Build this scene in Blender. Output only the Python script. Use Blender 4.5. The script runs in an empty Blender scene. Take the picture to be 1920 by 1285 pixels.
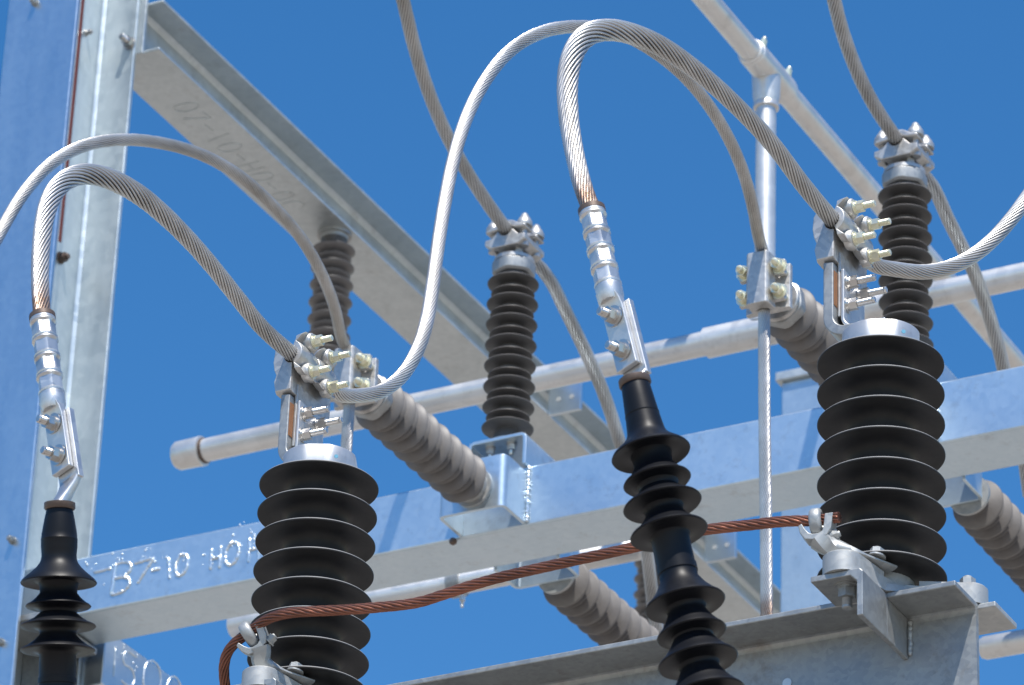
import bpy, bmesh, math, random
from mathutils import Vector, Matrix

random.seed(7)
S = bpy.context.scene
COL = S.collection

# ------------------------------------------------------------------ camera
FPX, PITCH, ROLL, AZ = 8261.2273, 0.4992595, 0.03945204, 0.49752079
CAM = Vector((0, 0, 1.6))
ca, sa, cp, sp, cr, sr = (math.cos(AZ), math.sin(AZ), math.cos(PITCH), math.sin(PITCH), math.cos(ROLL), math.sin(ROLL))
_A = Matrix(((ca, sa, 0), (-sa, ca, 0), (0, 0, 1)))
_P = Matrix(((1, 0, 0), (0, -sp, cp), (0, cp, sp)))
_R = Matrix(((cr, sr, 0), (-sr, cr, 0), (0, 0, 1)))
W2C = _R @ _P @ _A                       # world -> (right, up, forward)
C2W = W2C.transposed()
cd = bpy.data.cameras.new("camera")
cam = bpy.data.objects.new("camera", cd)
COL.objects.link(cam)
m4 = Matrix((W2C[0], W2C[1], -Vector(W2C[2]))).transposed().to_4x4()
m4.translation = CAM
cam.matrix_world = m4
cd.sensor_width = 36.0
cd.lens = FPX / 1920.0 * 36.0
cd.clip_start, cd.clip_end = 0.1, 5000.0
cd.dof.use_dof = True
cd.dof.focus_distance = 6.55
cd.dof.aperture_fstop = 14.0
S.camera = cam

# ------------------------------------------------------------------ light
SUN = Vector((0.31, -0.46, 1.0)).normalized()
elev = math.asin(SUN.z)
rot = math.atan2(SUN.x, SUN.y)
w = bpy.data.worlds.new("World")
S.world = w
w.use_nodes = True
nt = w.node_tree
nt.nodes.clear()
out = nt.nodes.new("ShaderNodeOutputWorld")
bg = nt.nodes.new("ShaderNodeBackground")
sky = nt.nodes.new("ShaderNodeTexSky")
sky.sky_type = 'NISHITA'
sky.sun_disc = False
sky.sun_elevation = elev
sky.sun_rotation = rot
sky.altitude = 600
sky.air_density = 1.0
sky.dust_density = 0.25
sky.ozone_density = 2.2
bg.inputs[1].default_value = 0.138
hs = nt.nodes.new("ShaderNodeHueSaturation")          # a clear, deep blue dry-air sky
hs.inputs["Saturation"].default_value = 1.33
nt.links.new(sky.outputs[0], hs.inputs["Color"])
nt.links.new(hs.outputs[0], bg.inputs[0])
nt.links.new(bg.outputs[0], out.inputs[0])
sd = bpy.data.lights.new("sun", 'SUN')
sd.energy = 4.9
sd.angle = math.radians(0.5)
sd.color = (1.0, 0.955, 0.89)
sun = bpy.data.objects.new("sun", sd)
COL.objects.link(sun)
sun.rotation_euler = (-SUN).to_track_quat('-Z', 'Y').to_euler()
sun.location = (0, 0, 30)
S.view_settings.view_transform = 'Standard'
S.view_settings.look = 'None'
S.view_settings.exposure = 0.35
S.view_settings.gamma = 1.0


def ray(px, py):
    return C2W @ Vector(((px - 960) / FPX, -(py - 642.5) / FPX, 1.0))


def PD(px, py, D):
    return CAM + ray(px, py) * D


def PL(px, py, ax, val):
    d = ray(px, py)
    return CAM + d * ((val - CAM[ax]) / d[ax])


def proj(p):
    q = W2C @ (Vector(p) - CAM)
    return 960 + FPX * q.x / q.z, 642.5 - FPX * q.y / q.z, q.z


# ------------------------------------------------------------------ materials
def new_mat(name):
    m = bpy.data.materials.new(name)
    m.use_nodes = True
    t = m.node_tree
    return m, t, t.nodes["Principled BSDF"]


def node(t, kind, **kw):
    n = t.nodes.new(kind)
    for k, v in kw.items():
        setattr(n, k, v)
    return n


def ramp(t, fac, stops):
    r = node(t, "ShaderNodeValToRGB")
    el = r.color_ramp.elements
    while len(el) < len(stops):
        el.new(0.5)
    for e, (p, c) in zip(el, stops):
        e.position = p
        e.color = (*c, 1) if len(c) == 3 else c
    t.links.new(fac, r.inputs[0])
    return r.outputs[0]


def noise(t, vec, scale, detail=4, rough=0.55, stretch=None):
    n = node(t, "ShaderNodeTexNoise")
    n.inputs["Scale"].default_value = scale
    n.inputs["Detail"].default_value = detail
    n.inputs["Roughness"].default_value = rough
    if stretch:
        mp = node(t, "ShaderNodeMapping")
        mp.inputs["Scale"].default_value = stretch
        t.links.new(vec, mp.inputs[0])
        vec = mp.outputs[0]
    t.links.new(vec, n.inputs["Vector"])
    return n.outputs["Fac"]


def mix(t, fac, a, b, blend='MIX'):
    n = node(t, "ShaderNodeMix", data_type='RGBA', blend_type=blend)
    for sock, val in ((n.inputs[0], fac), (n.inputs[6], a), (n.inputs[7], b)):
        if isinstance(val, (int, float)):
            sock.default_value = val
        elif isinstance(val, tuple):
            sock.default_value = (*val, 1)
        else:
            t.links.new(val, sock)
    return n.outputs[2]


def coords(t):
    return node(t, "ShaderNodeTexCoord").outputs["Object"]


def bump(t, b, height, strength, dist=0.002):
    n = node(t, "ShaderNodeBump")
    n.inputs["Strength"].default_value = strength
    n.inputs["Distance"].default_value = dist
    t.links.new(height, n.inputs["Height"])
    t.links.new(n.outputs[0], b.inputs["Normal"])


def galv(name, c1, c2, metal, r0, r1, grime=0.25, grime_col=(0.16, 0.12, 0.085), spangle=70, stretch=(1, 1, 1), bstr=0.12):
    m, t, b = new_mat(name)
    co = coords(t)
    vor = node(t, "ShaderNodeTexVoronoi")
    vor.inputs["Scale"].default_value = spangle
    t.links.new(co, vor.inputs["Vector"])
    spx = node(t, "ShaderNodeSeparateColor")
    t.links.new(vor.outputs["Color"], spx.inputs[0])
    big = noise(t, co, 6, 5, 0.6, stretch)
    fine = noise(t, co, 45, 4, 0.6, stretch)
    f = node(t, "ShaderNodeMath", operation='MULTIPLY_ADD')
    t.links.new(spx.outputs[0], f.inputs[0])
    f.inputs[1].default_value = 0.28
    t.links.new(big, f.inputs[2])
    base = ramp(t, f.outputs[0], [(0.35, c1), (0.85, c2)])
    # dirt: fine dark scratches and brown film with shapes of their own
    g1 = ramp(t, noise(t, co, 14, 6, 0.72, stretch), [(0.56, (0, 0, 0)), (0.80, (1, 1, 1))])
    g2 = ramp(t, fine, [(0.60, (0, 0, 0)), (0.74, (1, 1, 1))])
    gm = node(t, "ShaderNodeMath", operation='MULTIPLY_ADD')
    t.links.new(g2, gm.inputs[0]); gm.inputs[1].default_value = 0.35; t.links.new(g1, gm.inputs[2])
    gs = node(t, "ShaderNodeMath", operation='MULTIPLY', use_clamp=True)
    t.links.new(gm.outputs[0], gs.inputs[0]); gs.inputs[1].default_value = grime
    col = mix(t, gs.outputs[0], base, grime_col)
    t.links.new(col, b.inputs["Base Color"])
    b.inputs["Metallic"].default_value = metal
    rr = node(t, "ShaderNodeMapRange")
    t.links.new(f.outputs[0], rr.inputs[0])
    rr.inputs[1].default_value = 0.3; rr.inputs[2].default_value = 0.9
    rr.inputs[3].default_value = r0; rr.inputs[4].default_value = r1
    t.links.new(rr.outputs[0], b.inputs["Roughness"])
    bump(t, b, fine, bstr, 0.0015)
    return m


M = {}
M['tube'] = galv('galvanised_new', (0.53, 0.63, 0.70), (0.61, 0.70, 0.76), 0.90, 0.36, 0.41, 0.40, spangle=90)
M['beam'] = galv('galvanised_beam', (0.43, 0.47, 0.48), (0.55, 0.585, 0.59), 0.75, 0.38, 0.52, 0.35, spangle=70)
M['column'] = galv('galvanised_column', (0.47, 0.53, 0.55), (0.58, 0.635, 0.65), 0.78, 0.36, 0.48, 0.16, spangle=50, stretch=(3, 3, 0.5))
M['flange'] = galv('galvanised_bright', (0.56, 0.62, 0.67), (0.62, 0.68, 0.72), 0.95, 0.28, 0.34, 0.04, spangle=90, stretch=(3, 3, 0.5), bstr=0.05)
M['dull'] = galv('galvanised_dull', (0.27, 0.28, 0.285), (0.39, 0.40, 0.395), 0.68, 0.40, 0.55, 0.65, grime_col=(0.17, 0.12, 0.075), spangle=140, bstr=0.2)
M['cast'] = galv('galvanised_casting', (0.32, 0.335, 0.335), (0.46, 0.465, 0.455), 0.55, 0.42, 0.6, 0.5, spangle=90, bstr=0.3)
M['aluminium'] = galv('cast_aluminium', (0.36, 0.355, 0.345), (0.56, 0.55, 0.53), 0.70, 0.34, 0.5, 0.85, grime_col=(0.13, 0.095, 0.075), spangle=120, bstr=0.25)
M['cap'] = galv('machined_aluminium', (0.48, 0.48, 0.48), (0.58, 0.58, 0.575), 0.75, 0.38, 0.46, 0.30, spangle=80, bstr=0.05)
M['pipe'] = galv('bus_aluminium', (0.60, 0.59, 0.57), (0.72, 0.71, 0.69), 0.7, 0.34, 0.48, 0.42, spangle=25, bstr=0.05)
M['lug'] = galv('pressed_aluminium', (0.50, 0.505, 0.51), (0.66, 0.66, 0.65), 0.85, 0.32, 0.46, 0.5, grime_col=(0.25, 0.17, 0.11), spangle=60, bstr=0.1)
M['stainless'] = galv('stainless_bolt', (0.50, 0.49, 0.48), (0.62, 0.60, 0.57), 0.95, 0.25, 0.36, 0.3, spangle=60, bstr=0.05)
M['zinc'] = galv('yellow_zinc_bolt', (0.66, 0.63, 0.46), (0.78, 0.76, 0.60), 0.75, 0.30, 0.42, 0.2, spangle=60, bstr=0.05)


def polymer(name, c1, c2, r, stretch=(1, 1, 1), spec=0.4, dust=0.0, dust_col=(0.3, 0.28, 0.26), lit_top=None):
    m, t, b = new_mat(name)
    co = coords(t)
    n = noise(t, co, 25, 5, 0.6, stretch)
    base = ramp(t, n, [(0.3, c1), (0.75, c2)])
    if dust:
        d = ramp(t, noise(t, co, 9, 6, 0.7), [(0.45, (0, 0, 0)), (0.8, (1, 1, 1))])
        dm = node(t, "ShaderNodeMath", operation='MULTIPLY')
        t.links.new(d, dm.inputs[0]); dm.inputs[1].default_value = dust
        base = mix(t, dm.outputs[0], base, dust_col)
    if lit_top:                       # sunlit tops put into the colour: paler upward faces of the sheds
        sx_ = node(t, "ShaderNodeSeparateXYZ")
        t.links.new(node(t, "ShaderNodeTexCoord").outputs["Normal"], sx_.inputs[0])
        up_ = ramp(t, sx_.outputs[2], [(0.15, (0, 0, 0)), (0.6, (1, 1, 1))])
        base = mix(t, up_, base, lit_top)
    t.links.new(base, b.inputs["Base Color"])
    b.inputs["Roughness"].default_value = r
    b.inputs["Specular IOR Level"].default_value = spec
    bump(t, b, noise(t, co, 160, 3), 0.05, 0.001)
    return m


M['black'] = polymer('arrester_polymer', (0.014, 0.014, 0.0145), (0.022, 0.0215, 0.021), 0.52, spec=0.26, dust=0.09, dust_col=(0.10, 0.095, 0.09), lit_top=(0.30, 0.30, 0.30))
M['grey'] = polymer('insulator_polymer', (0.045, 0.042, 0.040), (0.065, 0.060, 0.057), 0.46, dust=0.06, dust_col=(0.16, 0.15, 0.14), lit_top=(0.14, 0.13, 0.125))
M['grey_pale'] = polymer('sunlit_polymer', (0.130, 0.122, 0.117), (0.180, 0.170, 0.163), 0.50, dust=0.2, dust_col=(0.26, 0.25, 0.24))  # lighter copy of the grey, its sunlit look put into the base colour
M['navy'] = polymer('termination_rubber', (0.004, 0.0045, 0.0065), (0.007, 0.008, 0.011), 0.43, spec=0.22, dust=0.015)


def wire_mat(name, c1, c2, metal, rough, stain_col, bstr=0.0):
    m, t, b = new_mat(name)
    co = coords(t)
    base = ramp(t, noise(t, co, 10, 5, 0.6), [(0.35, c1), (0.7, c2)])
    at = node(t, "ShaderNodeAttribute", attribute_name="stain")
    st = node(t, "ShaderNodeMath", operation='MULTIPLY', use_clamp=True)
    n2 = node(t, "ShaderNodeMath", operation='ADD')
    t.links.new(noise(t, co, 130, 3), n2.inputs[0]); n2.inputs[1].default_value = 0.35
    t.links.new(at.outputs["Fac"], st.inputs[0]); t.links.new(n2.outputs[0], st.inputs[1])
    col = mix(t, st.outputs[0], base, stain_col)
    gv = node(t, "ShaderNodeAttribute", attribute_name="groove")
    gm = node(t, "ShaderNodeMath", operation='MULTIPLY')
    t.links.new(gv.outputs["Fac"], gm.inputs[0]); gm.inputs[1].default_value = 0.75
    col = mix(t, gm.outputs[0], col, (0.03, 0.028, 0.026))     # near-black in the grooves between the strands
    t.links.new(col, b.inputs["Base Color"])
    b.inputs["Metallic"].default_value = metal
    b.inputs["Roughness"].default_value = rough
    return m


M['wire'] = wire_mat('stranded_aluminium', (0.42, 0.405, 0.385), (0.64, 0.63, 0.62), 0.75, 0.36, (0.24, 0.14, 0.085))
M['copper'] = wire_mat('stranded_copper', (0.19, 0.080, 0.054), (0.42, 0.165, 0.105), 0.75, 0.40, (0.30, 0.10, 0.06))


def flat(name, col, rough, metal=0.0):
    m, t, b = new_mat(name)
    co = coords(t)
    base = ramp(t, noise(t, co, 60, 5, 0.7), [(0.3, tuple(c * 0.75 for c in col)), (0.7, col)])
    t.links.new(base, b.inputs["Base Color"])
    b.inputs["Roughness"].default_value = rough
    b.inputs["Metallic"].default_value = metal
    return m


M['rust'] = flat('rust_film', (0.30, 0.135, 0.06), 0.8)
M['redlead'] = flat('rusty_edge', (0.15, 0.030, 0.020), 0.7)
M['hole'] = flat('bolt_hole', (0.03, 0.028, 0.026), 0.8)
M['collar'] = flat('brown_band', (0.14, 0.10, 0.08), 0.5, 0.4)
M['bead'] = galv('weld_bead', (0.60, 0.65, 0.69), (0.72, 0.76, 0.79), 0.88, 0.26, 0.38, 0.1, spangle=90, bstr=0.3)
M['blue_mark'] = flat('blue_paint_dot', (0.10, 0.35, 0.50), 0.6)
mg, t, b = new_mat('gravel')
co = coords(t)
v = node(t, "ShaderNodeTexVoronoi"); v.inputs["Scale"].default_value = 22
t.links.new(co, v.inputs["Vector"])
t.links.new(mix(t, 0.6, ramp(t, noise(t, co, 0.3, 6), [(0.3, (0.30, 0.262, 0.218)), (0.7, (0.41, 0.36, 0.305))]),
                ramp(t, v.outputs["Distance"], [(0.0, (0.43, 0.385, 0.33)), (0.6, (0.245, 0.215, 0.18))])), b.inputs["Base Color"])
b.inputs["Roughness"].default_value = 0.9
bump(t, b, v.outputs["Distance"], 0.6, 0.02)
M['gravel'] = mg


# ------------------------------------------------------------------ mesh helpers
def frame(ax, hint=None):
    z = Vector(ax).normalized()
    h = Vector(hint) if hint else (Vector((1, 0, 0)) if abs(z.x) < 0.9 else Vector((0, 1, 0)))
    x = (h - z * h.dot(z)).normalized()
    return x, z.cross(x), z


class MB:
    def __init__(s):
        s.v, s.f, s.att = [], [], {}

    def add(s, v, f):
        n = len(s.v)
        s.v += [Vector(q) for q in v]
        s.f += [[i + n for i in q] for q in f]

    def box(s, x0, x1, y0, y1, z0, z1):
        s.add([(x, y, z) for z in (z0, z1) for y in (y0, y1) for x in (x0, x1)],
              [(0, 2, 3, 1), (4, 5, 7, 6), (0, 1, 5, 4), (2, 6, 7, 3), (0, 4, 6, 2), (1, 3, 7, 5)])
        return s

    def obox(s, c, ex, ey, ez, hx, hy, hz):
        c = Vector(c)
        pts = [c + ex * (hx * i) + ey * (hy * j) + ez * (hz * k) for k in (-1, 1) for j in (-1, 1) for i in (-1, 1)]
        s.add(pts, [(0, 2, 3, 1), (4, 5, 7, 6), (0, 1, 5, 4), (2, 6, 7, 3), (0, 4, 6, 2), (1, 3, 7, 5)])
        return s

    def prism(s, poly, vec):
        vec = Vector(vec)
        n = len(poly)
        p = [Vector(q) for q in poly]
        s.add(p + [q + vec for q in p], [list(range(n))[::-1], list(range(n, 2 * n))] + [(i, (i + 1) % n, (i + 1) % n + n, i + n) for i in range(n)])
        return s

    def lathe(s, prof, base=(0, 0, 0), ax=(0, 0, 1), n=48, caps=True, close=False, hint=None, rf=None):
        x, y, z = frame(ax, hint)
        base = Vector(base)
        vs, fs = [], []
        for (h, r) in prof:
            for i in range(n):
                a = 2 * math.pi * i / n
                q = rf(a, h) if rf else 1.0
                vs.append(base + z * h + (x * math.cos(a) + y * math.sin(a)) * r * q)
        m = len(prof)
        for j in range(m if close else m - 1):
            for i in range(n):
                k = (i + 1) % n
                fs.append((j * n + i, j * n + k, ((j + 1) % m) * n + k, ((j + 1) % m) * n + i))
        if caps and not close:
            fs.append(list(range(n))[::-1])
            fs.append([(m - 1) * n + i for i in range(n)])
        s.add(vs, fs)
        return s

    def tube(s, pts, r, n=10, caps=True):
        pts = [Vector(q) for q in pts]
        N = len(pts)
        fr = frames(pts)
        vs, fs = [], []
        for j, (p, (x, y)) in enumerate(zip(pts, fr)):
            rr = r[j] if isinstance(r, (list, tuple)) else r
            for i in range(n):
                a = 2 * math.pi * i / n
                vs.append(p + (x * math.cos(a) + y * math.sin(a)) * rr)
        for j in range(N - 1):
            for i in range(n):
                k = (i + 1) % n
                fs.append((j * n + i, j * n + k, (j + 1) * n + k, (j + 1) * n + i))
        if caps:
            fs.append(list(range(n))[::-1]); fs.append([(N - 1) * n + i for i in range(n)])
        s.add(vs, fs)
        return s

    def xform(s, mat):
        s.v = [mat @ q for q in s.v]
        return s

    def build(s, name, mat, parent=None, bevel=0.0, ang=35, seg=2, origin=None, normals=True):
        me = bpy.data.meshes.new(name)
        if parent is not None:
            o0 = world_loc(parent)
        elif origin is not None:
            o0 = Vector(origin)
        else:
            xs = [q.x for q in s.v]; ys = [q.y for q in s.v]; zs = [q.z for q in s.v]
            o0 = Vector(((min(xs) + max(xs)) / 2, (min(ys) + max(ys)) / 2, min(zs)))
        me.from_pydata([tuple(q - o0) for q in s.v], [], s.f)
        if normals:
            bm = bmesh.new(); bm.from_mesh(me)
            bmesh.ops.recalc_face_normals(bm, faces=bm.faces)
            bm.to_mesh(me); bm.free()
        for k, vals in s.att.items():
            a = me.attributes.new(k, 'FLOAT', 'POINT')
            a.data.foreach_set('value', vals)
        me.polygons.foreach_set('use_smooth', [True] * len(me.polygons))
        me.set_sharp_from_angle(angle=math.radians(ang))
        me.materials.append(M[mat])
        me.update()
        o = bpy.data.objects.new(name, me)
        COL.objects.link(o)
        if parent is not None:
            o.parent = parent
        else:
            o.location = o0
        if bevel:
            bv = o.modifiers.new("bevel", 'BEVEL')
            bv.width = bevel; bv.segments = seg; bv.limit_method = 'ANGLE'; bv.angle_limit = math.radians(40)
            bv.harden_normals = True
        return o


def world_loc(o):
    l = Vector((0, 0, 0))
    while o is not None:
        l = l + Vector(o.location)
        o = o.parent
    return l


def frames(pts):
    N = len(pts)
    tg = []
    for i in range(N):
        a, b_ = pts[max(i - 1, 0)], pts[min(i + 1, N - 1)]
        tg.append((b_ - a).normalized())
    x, y, z = frame(tg[0])
    res = [(x, y)]
    for i in range(1, N):
        x = (x - tg[i] * x.dot(tg[i])).normalized()
        res.append((x, tg[i].cross(x)))
    return res


def thing(name, label, cat, loc, group=None):
    o = bpy.data.objects.new(name, None)
    o.empty_display_size = 0.05
    COL.objects.link(o)
    o.location = loc
    return tag(o, label, cat, group)


def tag(o, label, cat, group=None):
    o['label'] = label
    o['category'] = cat
    if group:
        o['group'] = group
    return o


def structure(o):
    o['kind'] = 'structure'
    return o


def copy_tree(o, parent=None):
    c = o.copy()
    COL.objects.link(c)
    c.parent = parent
    for ch in list(o.children):
        copy_tree(ch, c)
    return c


def dup(o, loc, label, rot=None):
    c = copy_tree(o)
    c.location = loc
    if rot:
        c.rotation_euler = rot
    c['label'] = label
    return c


# bolt pieces: base point on the clamped face, axis pointing outward
def hexpoly(c, x, y, r, a0=0.0):
    return [c + (x * math.cos(a0 + k * math.pi / 3) + y * math.sin(a0 + k * math.pi / 3)) * r for k in range(6)]


def bolt(mb, p, ax, d=0.011, stud=0.03, washer=True, nut=0.011, a0=0.3, tip=0.0, thread=True, ws=1.0):
    p = Vector(p)
    x, y, z = frame(ax)
    h = 0.0
    if washer:
        mb.lathe([(0, d * 1.08 * ws), (0.0022, d * 1.08 * ws)], p, z, 24); h = 0.0022
        mb.lathe([(h, d * 0.86), (h + 0.0024, d * 0.86)], p, z, 24); h += 0.0024
    mb.prism(hexpoly(p + z * h, x, y, d * 0.86, a0), z * nut)
    h += nut
    r = d * 0.5
    prof = [(h - 0.001, r)]
    if thread and stud > 0.012:
        k = h
        while k < h + stud - 0.003:
            prof += [(k, r * 0.88), (k + 0.0011, r)]
            k += 0.0022
        prof += [(h + stud - 0.001, r * 0.95), (h + stud, r * 0.75)]
    else:
        prof += [(h + stud - 0.0012, r), (h + stud, r * 0.85)]
    if tip:
        prof += [(h + stud + tip, r * 0.25)]
    mb.lathe(prof, p, z, 16)
    return mb


def catmull(P, ds):
    P = [Vector(q) for q in P]
    Q = [P[0] * 2 - P[1]] + P + [P[-1] * 2 - P[-2]]
    o = []
    for i in range(1, len(Q) - 2):
        p0, p1, p2, p3 = Q[i - 1:i + 3]
        # centripetal
        def tj(t, a, b_): return t + max((b_ - a).length, 1e-6) ** 0.5
        t0 = 0; t1 = tj(t0, p0, p1); t2 = tj(t1, p1, p2); t3 = tj(t2, p2, p3)
        n = 24
        for k in range(n):
            t_ = t1 + (t2 - t1) * k / n
            a1 = p0 * ((t1 - t_) / (t1 - t0)) + p1 * ((t_ - t0) / (t1 - t0))
            a2 = p1 * ((t2 - t_) / (t2 - t1)) + p2 * ((t_ - t1) / (t2 - t1))
            a3 = p2 * ((t3 - t_) / (t3 - t2)) + p3 * ((t_ - t2) / (t3 - t2))
            b1 = a1 * ((t2 - t_) / (t2 - t0)) + a2 * ((t_ - t0) / (t2 - t0))
            b2 = a2 * ((t3 - t_) / (t3 - t1)) + a3 * ((t_ - t1) / (t3 - t1))
            o.append(b1 * ((t2 - t_) / (t2 - t1)) + b2 * ((t_ - t1) / (t2 - t1)))
    o.append(P[-1])
    # resample evenly
    L = [0.0]
    for a, b_ in zip(o, o[1:]):
        L.append(L[-1] + (b_ - a).length)
    n = max(int(L[-1] / ds), 4)
    res, j = [], 0
    for k in range(n + 1):
        s_ = L[-1] * k / n
        while j < len(L) - 2 and L[j + 1] < s_:
            j += 1
        f = (s_ - L[j]) / max(L[j + 1] - L[j], 1e-9)
        res.append(o[j].lerp(o[j + 1], min(f, 1)))
    for _ in range(30):
        res = [res[0]] + [res[i - 1] * 0.25 + res[i] * 0.5 + res[i + 1] * 0.25 for i in range(1, len(res) - 1)] + [res[-1]]
    return res


def path(items):
    """items: (px, py, D or None) image points with their distance, or Vectors in the world; distances in between are interpolated"""
    q = []
    for it in items:
        if isinstance(it, Vector):
            q.append([*proj(it)])
        else:
            q.append([it[0], it[1], it[2] if len(it) > 2 else None])
    L = [0.0]
    for a, b_ in zip(q, q[1:]):
        L.append(L[-1] + math.hypot(b_[0] - a[0], b_[1] - a[1]))
    known = [i for i, k in enumerate(q) if k[2] is not None]
    for a, b_ in zip(known, known[1:]):
        for i in range(a + 1, b_):
            f = (L[i] - L[a]) / (L[b_] - L[a])
            q[i][2] = q[a][2] + (q[b_][2] - q[a][2]) * f
    return [PD(*k) for k in q]


def cable(name, label, items, R=0.0115, strands=18, lay=0.235, gap=0.75, mat='wire', ds=0.005, stain=None, flare=None, group=None, cat='cable', open_ends=False):
    pts = catmull(path(items), ds)
    N = len(pts)
    fr = frames(pts)
    L = [0.0]
    for a, b_ in zip(pts, pts[1:]):
        L.append(L[-1] + (b_ - a).length)
    per = 6
    n = strands * per
    mb = MB()
    vs, st, gr = [], [], []
    half = math.pi / strands
    tw = 0.0
    rnd = [random.uniform(0.985, 1.012) for _ in range(strands)]
    for j in range(N):
        s_ = L[j]
        fl = flare(s_ / L[-1]) if flare else 0.0
        Rj = R * (1 + fl)
        rs = Rj * math.sin(half) / (1 + math.sin(half)) * (1 - fl * 0.5)
        rc = Rj - rs
        if j:
            tw += (L[j] - L[j - 1]) * 2 * math.pi / lay
        x, y = fr[j]
        sv = stain(s_, L[-1]) if stain else 0.0
        for i in range(n):
            k = i // per
            ph = (((i % per) + 0.5) / per - 0.5) * 2 * half
            q = rs * rs - (rc * math.sin(ph)) ** 2
            edge = abs(ph) / half
            r_ = rc * math.cos(ph) + (math.sqrt(q) if q > 0 else 0.0)
            if edge > 0.7:
                r_ -= rs * (0.35 + 2.2 * fl)
            r_ *= rnd[k]
            a = (i + 0.5) / n * 2 * math.pi + tw
            vs.append(pts[j] + (x * math.cos(a) + y * math.sin(a)) * r_)
            st.append(sv); gr.append(gap if edge > 0.7 else 0.0)
    fs = []
    for j in range(N - 1):
        for i in range(n):
            k = (i + 1) % n
            fs.append((j * n + i, j * n + k, (j + 1) * n + k, (j + 1) * n + i))
    fs.append(list(range(n))[::-1]); fs.append([(N - 1) * n + i for i in range(n)])
    mb.v, mb.f = vs, fs
    mb.att = {'stain': st, 'groove': gr}
    o = mb.build(name, mat, ang=80, normals=False)
    return tag(o, label, cat, group), pts


# ------------------------------------------------------------------ ground
g = MB().add([(-400, -400, 0), (400, -400, 0), (400, 400, 0), (-400, 400, 0)], [(0, 1, 2, 3)])
gm_ = MB(); gm_.add([(-400, -400, 0), (400, -400, 0), (400, 400, 0), (-400, 400, 0)], [(0, 1, 2, 3)])
structure(gm_.build('ground', 'gravel', origin=(0, 0, 0)))

# ------------------------------------------------------------------ the steel structure
YB = 7.2           # front face of the square tube beam
ZB, ZT = 5.6252, 5.7646
PITCHX = 0.913     # spacing of the phases along the beam

# --- column: H section, web across the beam
CX0, CX1 = -5.253, -5.055
t_ = thing('steel_column', 'tall pale galvanised H-section steel column at the left edge', 'column', (-5.155, 7.25, 0))
MB().box(CX0, CX1, 7.120, 7.132, 0, 9.5).build('flange', 'flange', t_, 0.003)
MB().box(CX0, CX1, 7.368, 7.380, 0, 9.5).build('flange', 'column', t_, 0.003)
wb = MB().box(-5.1615, -5.1525, 7.1325, 7.3675, 0, 9.5)
wb.prism([(-5.1522, 7.3677, 0), (-5.1450, 7.3677, 0), (-5.1475, 7.3655, 0), (-5.1505, 7.3625, 0), (-5.1522, 7.3605, 0)], (0, 0, 9.5))
wb.build('web', 'column', t_)
MB().box(CX1 + 0.0005, CX1 + 0.0035, 7.1335, 7.142, 6.55, 7.9).build('rust_strip', 'redlead', t_)
for (px, py) in ((66, 6), (24, 1014), (2, 1205)):
    q = PL(px, py, 1, 7.12)
    bm_ = MB(); bolt(bm_, q, (0, -1, 0), 0.009, 0.004, thread=False); bm_.build('bolt', 'dull', t_)
q = PL(243, 82, 1, 7.368)
bm_ = MB(); bolt(bm_, q, (0, -1, 0), 0.016, 0.024, a0=0.1); bm_.build('bolt', 'stainless', t_)
shade_pl = MB().box(-5.1515, -5.005, 7.145, 7.360, 5.606, 5.6215)  # added plate and gusset, there to shade the column below the beam
shade_pl.prism([(-5.1515, 7.29, 5.6058), (-5.02, 7.29, 5.6058), (-5.1515, 7.29, 5.42)], (0, 0.01, 0))
shade_pl.build('shade_plate', 'dull', t_, 0.002)
q = PL(113, 484, 0, -5.1525)
bm_ = MB(); bolt(bm_, q, (1, 0, 0), 0.014, 0.008, thread=False); bm_.build('bolt', 'collar', t_)
q = PL(161, 62, 0, -5.1525)
bm_ = MB(); bolt(bm_, q, (1, 0, 0), 0.008, 0.004, thread=False); bm_.build('bolt', 'stainless', t_)

# --- weld lettering
GL = {
    'B': [[(0, 0), (0.12, 1)], [(0.1, 1), (0.75, 0.98), (0.98, 0.86), (0.95, 0.68), (0.7, 0.55), (0.1, 0.52)], [(0.1, 0.52), (0.75, 0.5), (0.98, 0.34), (0.9, 0.15), (0.55, 0.02), (0, 0)]],
    '7': [[(0, 0.88), (1, 0.95)], [(0.98, 0.93), (0.62, 0.5), (0.25, 0.0)]],
    '-': [[(0, 0.5), (1, 0.55)]],
    '1': [[(0.35, 1), (0.65, 0)]],
    '0': [[(0.45, 1), (0.85, 0.95), (1, 0.6), (0.9, 0.25), (0.5, 0.0), (0.12, 0.1), (0.02, 0.45), (0.15, 0.85), (0.45, 1)]],
    'H': [[(0.1, 1), (0.1, 0)], [(0.9, 1), (0.9, 0)], [(0.1, 0.5), (0.9, 0.52)]],
    '5': [[(0.95, 1), (0.15, 0.95), (0.1, 0.55), (0.65, 0.6), (0.95, 0.35), (0.7, 0.05), (0.05, 0.05)]],
    'I': [[(0.5, 1), (0.5, 0)]],
    'C': [[(1, 0.8), (0.7, 1), (0.25, 0.95), (0, 0.6), (0.05, 0.2), (0.4, 0), (0.95, 0.1)]],
}


def bead(mb, pts, r):
    pts = catmull(pts, 0.0022) if len(pts) > 2 else [pts[0].lerp(pts[1], k / 14) for k in range(15)]
    rs = [r * random.uniform(0.75, 1.15) for _ in pts]
    rs[0] *= 0.6; rs[-1] *= 0.7
    pts = [q + Vector([random.uniform(-1, 1) * r * 0.15 for _ in range(3)]) for q in pts]
    mb.tube(pts, rs, 8)


def glyph(mb, ch, fn, u0, u1, v0, v1, r=0.0041):
    for stk in GL[ch]:
        bead(mb, [fn(u0 + (u1 - u0) * a, v0 + (v1 - v0) * b_) for a, b_ in stk], r)


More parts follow.
